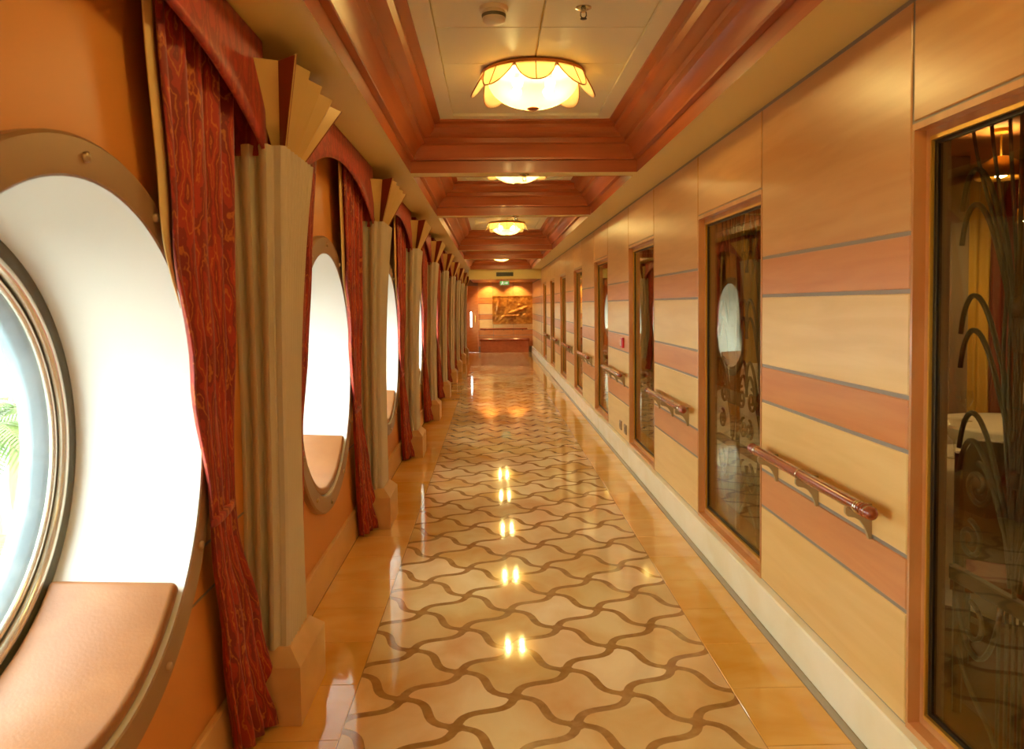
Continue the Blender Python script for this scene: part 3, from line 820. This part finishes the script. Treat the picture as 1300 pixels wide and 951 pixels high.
# bulkhead vent, exit sign
vt = empty('air_vent', (.33, YB, 2.285))
MB().box(-.22, .22, -.012, 0, -.052, .052).build('vent_frame', 'slot', vt)
for i in range(5): MB().box(-.205, .205, -.018, -.010, -.040+i*.017, -.032+i*.017).build('slat', 'iron', vt)
tag(vt, 'dark slotted air vent on the cream bulkhead', 'vent')
ex = empty('exit_sign', (.34, 21.6, 2.09))
MB().box(-.125, .125, -.02, .02, -.055, .055).build('sign_body', 'green', ex)
mb = MB()
mb.lathe([(0, -.002), (.011, -.002), (.011, 0), (0, 0)], (-.055, -.0205, .034), 12, 'y')
mb.box(-.065, -.045, -.0225, -.0205, -.012, .020)
mb.prism([(-.048, -.012), (-.020, -.036), (-.030, -.042), (-.060, -.012)], lambda q: (q[0], -.0225, q[1]), lambda q: (q[0], -.0205, q[1]))
mb.prism([(-.062, -.010), (-.085, -.040), (-.096, -.036), (-.068, .0)], lambda q: (q[0], -.0225, q[1]), lambda q: (q[0], -.0205, q[1]))
mb.prism([(-.048, .018), (-.024, .004), (-.028, -.002), (-.05, .008)], lambda q: (q[0], -.0225, q[1]), lambda q: (q[0], -.0205, q[1]))
mb.box(.0, .06, -.0225, -.0205, -.006, .008)
mb.prism([(.055, -.026), (.055, .028), (.095, .001)], lambda q: (q[0], -.0225, q[1]), lambda q: (q[0], -.0205, q[1]))
mb.build('pictogram', 'signw', ex)
MB().tube([(-.08, 0, .055), (-.08, 0, .112)], .006, 6).tube([(.08, 0, .055), (.08, 0, .112)], .006, 6).build('hanger', 'steel', ex)
tag(ex, 'green exit sign with running figure hanging from the lobby ceiling', 'sign')

# ------------------------------------------------------------------ far wall of the lobby
wb = empty('wall_back', (0, 0, 0)); tag(wb, 'panelled end wall of the lobby under two downlights', None, None, 'structure')
MB().box(-.46, WR+.2, YE, YE+.1, 0, 2.5).box(-.95, -.46, YE-.015, YE+.1, 2.1, 2.5).build('joint_backing', 'joint', wb)
for z0, z1, m in BANDS:
    if z0 > 2.2: continue
    for xa, xb_ in ((-.45, .02), (.03, .66), (.67, WR)):
        MB().bbox(xa, xb_, YE-.016, YE, z0, min(z1, 2.2), .003, '-y').build('wall_panel', m if z0 > .5 else 'band', wb)
ra = empty('relief', (.70, YE-.017, 1.33))
fr_ = MB()
for q in ((-.66, .66, .42, .45), (-.66, .66, -.45, -.42)): fr_.box(q[0], q[1], -.03, 0, q[2], q[3])
for q in ((-.66, -.63), (.63, .66)): fr_.box(q[0], q[1], -.03, 0, -.42, .42)
ra.location.x = .66; 
fr_.build('frame', 'bronzeart', ra)
gx, gz = 72, 46; vs_, fs_ = [], []
for j in range(gz+1):
    for i in range(gx+1):
        u, v = i/gx*2-1, j/gz*2-1
        h = .006
        dx, dy = u+.9, v+1.1; ang = math.atan2(dy, dx); rr = math.hypot(dx, dy)
        if rr < 1.5: h += .022*max(0, math.cos(ang*13))*min(1, rr)*(1-rr/1.5)**.4
        for cx, cy, sx_, sy_, hh, rot in ((.15, -.1, .42, .12, .05, .35), (.5, .12, .3, .09, .05, .5), (-.1, -.45, .5, .1, .035, .1), (.62, -.5, .22, .22, .03, 0), (.3, .35, .1, .1, .04, 0), (-.75, .4, .06, .5, .03, -.12)):
            a_, b_ = (u-cx)*math.cos(rot)+(v-cy)*math.sin(rot), -(u-cx)*math.sin(rot)+(v-cy)*math.cos(rot)
            e = 1-(a_/sx_)**2-(b_/sy_)**2
            if e > 0: h += hh*math.sqrt(e)
        h += .006*math.sin(u*23+3*v)*math.sin(v*17-2*u)
        vs_.append((u*.63, -.004-h, v*.42))
for j in range(gz):
    for i in range(gx):
        a_ = j*(gx+1)+i; fs_.append((a_, a_+1, a_+gx+2, a_+gx+1))
MB().add(vs_, fs_).build('relief_panel', 'bronzeart', ra, smooth=True)
tag(ra, 'framed bronze relief panel on the lobby end wall', 'artwork')
er = empty('end_rail', (0, YE-.10, .74))
MB().lathe([(0, -.40), (.024, -.40), (.024, 1.1), (0, 1.1)], (0, 0, 0), 14, 'x').build('rail', 'rail', er, auto=40)
for x in (-.25, .35, .95): MB().box(x-.008, x+.008, -.005, .085, -.06, -.015).build('bracket', 'dark', er)
tag(er, 'long wooden handrail on the lobby end wall under the relief', 'handrail')
be = empty('bench', (0, YE-.4, 0))
MB().bbox(-.4, 1.15, 0, .37, .36, .44, .015, '+z').build('seat', 'rail', be); MB().box(-.38, 1.13, .05, .36, .0, .36).build('base', 'wood', be)
tag(be, 'low dark wooden bench against the lobby end wall', 'bench')
for i, x in enumerate((-.09, .76)):
    t = empty('downlight', (x, 24.62, 2.2))
    MB().lathe([(.05, 0), (.05, -.006), (.038, -.008), (.036, 0)], (0, 0, 0), 20).build('trim_ring', 'brass', t)
    MB().lathe([(0, -.002), (.036, -.002)], (0, 0, 0), 20).build('lens', 'down', t)
    l = bpy.data.lights.new('downlight_beam', 'SPOT'); l.energy = 60; l.color = (1, .55, .18); l.spot_size = 1.9; l.spot_blend = .6; l.shadow_soft_size = .03
    lo = bpy.data.objects.new('downlight_beam', l); COL.objects.link(lo); lo.parent = t; lo.location = (0, 0, -.02); lo.rotation_euler = (math.radians(25), 0, 0)
    tag(t, 'recessed downlight washing the end wall, %s the relief' % ('over the bare panels beside' if i == 0 else 'above'), 'downlight')
# door with a bright glazed slit at the far end
dr = empty('door_1', (-.70, YE-.02, 0)); tag(dr, 'cherry wood door with narrow daylit pane at the lobby end', None, None, 'structure')
MB().box(-.22, .005, -.04, 0, 0, 2.1).box(.045, .25, -.04, 0, 0, 2.1).box(.005, .045, -.04, 0, 0, .80).box(.005, .045, -.04, 0, 1.28, 2.1).build('door_leaf', 'band', dr)
MB().box(.005, .045, -.024, -.018, .80, 1.28).build('pane', emis and 'port', dr)
MB().tube([(.16, -.04, .95), (.16, -.09, .95), (.16, -.09, 1.15), (.16, -.04, 1.15)], .009, 8).build('door_handle', 'brass', dr)
# close the corridor behind the camera
wf = MB().box(-1.0, WR+.2, Y0-.1, Y0, 0, 2.9).build('wall_front', 'panel'); tag(wf, 'plain maple end wall behind the camera', None, None, 'structure')

# ------------------------------------------------------------------ dining room behind the windows
DX0, DX1 = WR+.121, 6.2
o = MB().box(DX0, DX1, Y0, 22, -.06, 0).build('floor_dining', 'carpet'); tag(o, 'dark red carpet of the dining room', None, None, 'structure')
o = MB().box(DX0-.1, DX1, Y0, 22, 2.5, 2.6).build('ceiling_dining', 'dceil'); tag(o, 'warm ceiling of the dining room', None, None, 'structure')
o = MB().box(DX1, DX1+.1, Y0, 22, 0, 2.6).box(DX0, DX1, Y0-.1, Y0, 0, 2.6).box(DX0, DX1, 22, 22.1, 0, 2.6).build('wall_dining', 'dwall'); tag(o, 'amber walls of the dining room', None, None, 'structure')
def drape(x0, x1, y, name, m, label, grp):
    n_ = max(3, int((x1-x0)/.045))
    def pos(u, v):
        return (x0+(x1-x0)*u, y+.025*math.sin(2*PI*n_*.5*u+.3)*(1-.2*v)+.05*u*math.sin(v*3), .03+2.42*v)
    o = cloth(n_*6, 10, pos, name, m, .004, None, lambda u, v: (u, v))
    tag(o, label, 'curtain', grp); return o
SEEN = [w_ for w_ in OPEN if w_ > 0]
for k, wy in enumerate(OPEN):
    if wy < 0 or k > 6: continue
    if k > 3: continue
    yy = wy+4.30
    pl_ = empty('dining_pillar', (3.27, yy, 0))
    MB().bbox(-.07, .07, -.07, .07, 0, 2.5, .008, '-y').build('pillar_shaft', 'joint', pl_); MB().box(-.085, .085, -.085, .085, 0, .12).build('pillar_base', 'chair', pl_)
    tag(pl_, 'square grey pillar among the dining room drapes, %s from the camera' % ORD[k], 'pillar', 'dining room pillars')
    drape(3.36, 3.56, yy, 'gold_curtain', 'goldcloth', 'narrow gold drape beside the %s grey pillar in the dining room' % ORD[k], 'gold dining room drapes')
    drape(3.58, 3.78, yy+.06, 'red_curtain', 'redcloth', 'dark red drape between two gold drapes by the %s dining room pillar' % ORD[k], 'dark red dining room drapes')
    drape(3.80, 4.25, yy, 'gold_curtain', 'goldcloth', 'broad gold drape deeper in the dining room by the %s grey pillar' % ORD[k], 'gold dining room drapes')
tb = empty('dining_table', (2.50, 3.62, 0))
MB().lathe([(0, 0), (.30, 0), (.30, .03), (.06, .06), (.05, .70), (0, .70)], (0, 0, 0), 20).build('pedestal', 'chair', tb, auto=40)
MB().lathe([(0, .70), (.48, .70), (.48, .73), (0, .73)], (0, 0, 0), 40).build('table_top', 'chair', tb, auto=40)
def cloth_mesh():
    rings = []
    for r, z, wv in ((.0, .735, 0), (.40, .735, 0), (.482, .735, 0), (.492, .72, .2), (.505, .55, .6), (.52, .35, 1), (.53, .14, 1.2)):
        rings.append([((r+.018*wv*math.cos(11*2*PI*k/66))*math.cos(2*PI*k/66), (r+.018*wv*math.cos(11*2*PI*k/66))*math.sin(2*PI*k/66), z) for k in range(66)])
    return MB().loft(rings, True, False)
tc = cloth_mesh().build('tablecloth', 'cloth', None, smooth=True); tc.location = tb.location
wg = MB().lathe([(0, 0), (.034, .001), (.034, .004), (.005, .01), (.0045, .085), (.02, .10), (.036, .13), (.038, .16), (.033, .195)], (0, 0, 0), 16).build('wine_glass', 'wine', None, smooth=True)
wg.location = (2.15, 3.05, .736)
ch = empty('dining_chair', (2.15, 2.55, 0))
MB().bbox(-.22, .22, -.21, .23, .43, .48, .015, '+z').build('seat', 'redcloth', ch)
for sx in (-1, 1):
    MB().tube([(sx*.19, .20, 0), (sx*.19, .20, .44)], [.016, .022], 8).build('leg', 'chair', ch)
    MB().tube([(sx*.19, -.26, 0), (sx*.19, -.20, .44), (sx*.19, -.25, .95)], [.016, .022, .018], 8).build('leg', 'chair', ch)
rings = []
for z, y in ((.56, -.215), (.74, -.225), (.92, -.245), (1.0, -.255)):
    hw_ = .19 if z < .95 else .15
    rings.append([(-hw_, y-.018, z), (hw_, y-.018, z), (hw_, y+.018, z), (-hw_, y+.018, z)])
MB().loft(rings).build('backrest', 'chair', ch)
tabs = [(2.50, 3.62), (3.25, 4.75), (2.4, 6.6), (3.3, 9.3), (4.9, 6.6), (2.4, .9)]
GP = ['corridor edge', 'camera edge', 'corridor middle', 'far edge']
for i, (x, y) in enumerate(tabs):
    t = tb if i == 0 else copy_tree(tb, None)
    t.location = (x, y, 0); tag(t, 'round pedestal dining table behind the grilled windows, %s from the camera end' % ORD[i], 'table', 'dining tables')
    q = tc if i == 0 else tc.copy()
    if i: COL.objects.link(q)
    q.location = (x, y, 0); tag(q, 'white cloth to the floor on the %s dining table behind the windows' % ORD[i], 'tablecloth', 'white tablecloths')
    for j, (dx, dy) in enumerate(((-.2, -.22), (.12, -.3), (-.28, .1), (.1, .22))):
        g_ = wg if (i == 0 and j == 0) else wg.copy()
        if not (i == 0 and j == 0): COL.objects.link(g_)
        g_.location = (x+dx, y+dy, .7365); tag(g_, 'clear stemmed wine glass at the %s of the %s dining table behind the windows' % (GP[j], ORD[i]), 'glass', 'wine glasses on the %s table' % ORD[i])
    for j, (dx, dy, rz, wd) in enumerate(((0, -.88, 0, 'camera') if i != 1 else (.62, -.68, .74, 'camera'), (-.5, .80, PI+.56, 'far') if i != 1 else (.95, .1, PI/2, 'far'))):
        c = ch if (i == 0 and j == 0) else copy_tree(ch, None)
        c.location = (x+dx, y+dy, 0); c.rotation_euler = (0, 0, rz)
        if i == 0 and j == 0: c.location = (x-.52, y-.74, 0); c.rotation_euler = (0, 0, -.6)
        tag(c, 'dark wooden dining chair at the %s side of the %s table behind the windows' % (wd, ORD[i]), 'chair', 'dining chairs')
for i, (x, y) in enumerate(((3.0, 1.5), (3.0, 4.6), (3.0, 8.2), (3.0, 12.5), (3.0, 17.0), (4.9, 3.2), (4.9, 7.2))):  # invented pendants, added only to brighten the dining room behind the glass
    t = empty('added_pendant', (x, y, 2.5))
    MB().lathe([(0, 0), (.05, 0), (.05, -.02), (.006, -.03), (.006, -.16), (0, -.16)], (0, 0, 0), 16).build('canopy', 'brass', t)
    MB().lathe([(.04, -.16), (.10, -.20), (.14, -.28), (.13, -.29), (.09, -.22), (.03, -.175)], (0, 0, 0), 24).build('lamp_shade', 'brass', t, smooth=True)
    MB().lathe([(0, -.18), (.035, -.20), (.045, -.24), (.03, -.275), (0, -.285)], (0, 0, 0), 14).build('bulb', 'bulb', t, smooth=True)
    tag(t, 'small brass pendant added to brighten the dining room, %s along' % ORD[i], 'lamp', 'added dining room pendants')

# ------------------------------------------------------------------ outside: quay and palms
o = MB().box(-60, -1.6, -30, 90, -9.2, -9).build('ground', 'quay'); tag(o, 'dark paved quay far below the portholes', None, None, 'structure')
pa = empty('palm_tree', (-12.6, 19.6, -9))
MB().tube([(0, 0, 0), (.1, .1, 2.5), (.05, .3, 5), (0, .2, 7.6)], [.24, .19, .16, .14], 12).build('trunk', 'trunk', pa, smooth=True)
random.seed(3)
for i in range(16):
    a = i*2.399; el = .75-.09*i+random.uniform(-.1, .1); Lf = random.uniform(1.7, 2.3); mb = MB(); n_ = 20
    prev = None; ribs = []
    for k in range(n_+1):
        t = k/n_; r = Lf*t*math.cos(el*.6)*(1-.12*t); z = 7.6+Lf*(math.sin(el)*t-.62*t*t)
        ribs.append(Vector((r*math.cos(a), .2+r*math.sin(a), z)))
    mb.tube(ribs, [.025*(1-.8*k/n_) for k in range(n_+1)], 5)
    sd_ = Vector((-math.sin(a), math.cos(a), 0))
    for k in range(2, n_):
        ll = .52*math.sin(PI*(k/n_)**.7)*1.0+.06; d = (ribs[k]-ribs[k-1]).normalized()
        for s in (-1, 1):
            e = ribs[k]+sd_*s*ll+d*ll*.5-Vector((0, 0, ll*.35)); wv = d*.028
            mb.add([ribs[k]-wv, ribs[k]+wv, (ribs[k]+e)/2+wv*1.1+Vector((0, 0, .02)), e, (ribs[k]+e)/2-wv*1.1+Vector((0, 0, .02))], [(0, 1, 2, 3, 4)])
    mb.build('frond', 'leaf', pa)
tag(pa, 'green palm tree on the quay seen through the big porthole, highest crown', 'tree', 'palms on the quay')
for (x, y, z, r), lb in (((-10.2, 15.0, -11.0, 1.2), 'green palm tree on the quay with a lower crown, before the tall palm'), ((-16, 27.0, -9.4, 2.2), 'green palm tree on the quay standing farthest from the hull')):
    c = copy_tree(pa, None, (x, y, z)); c.rotation_euler = (0, 0, r); c['label'] = lb
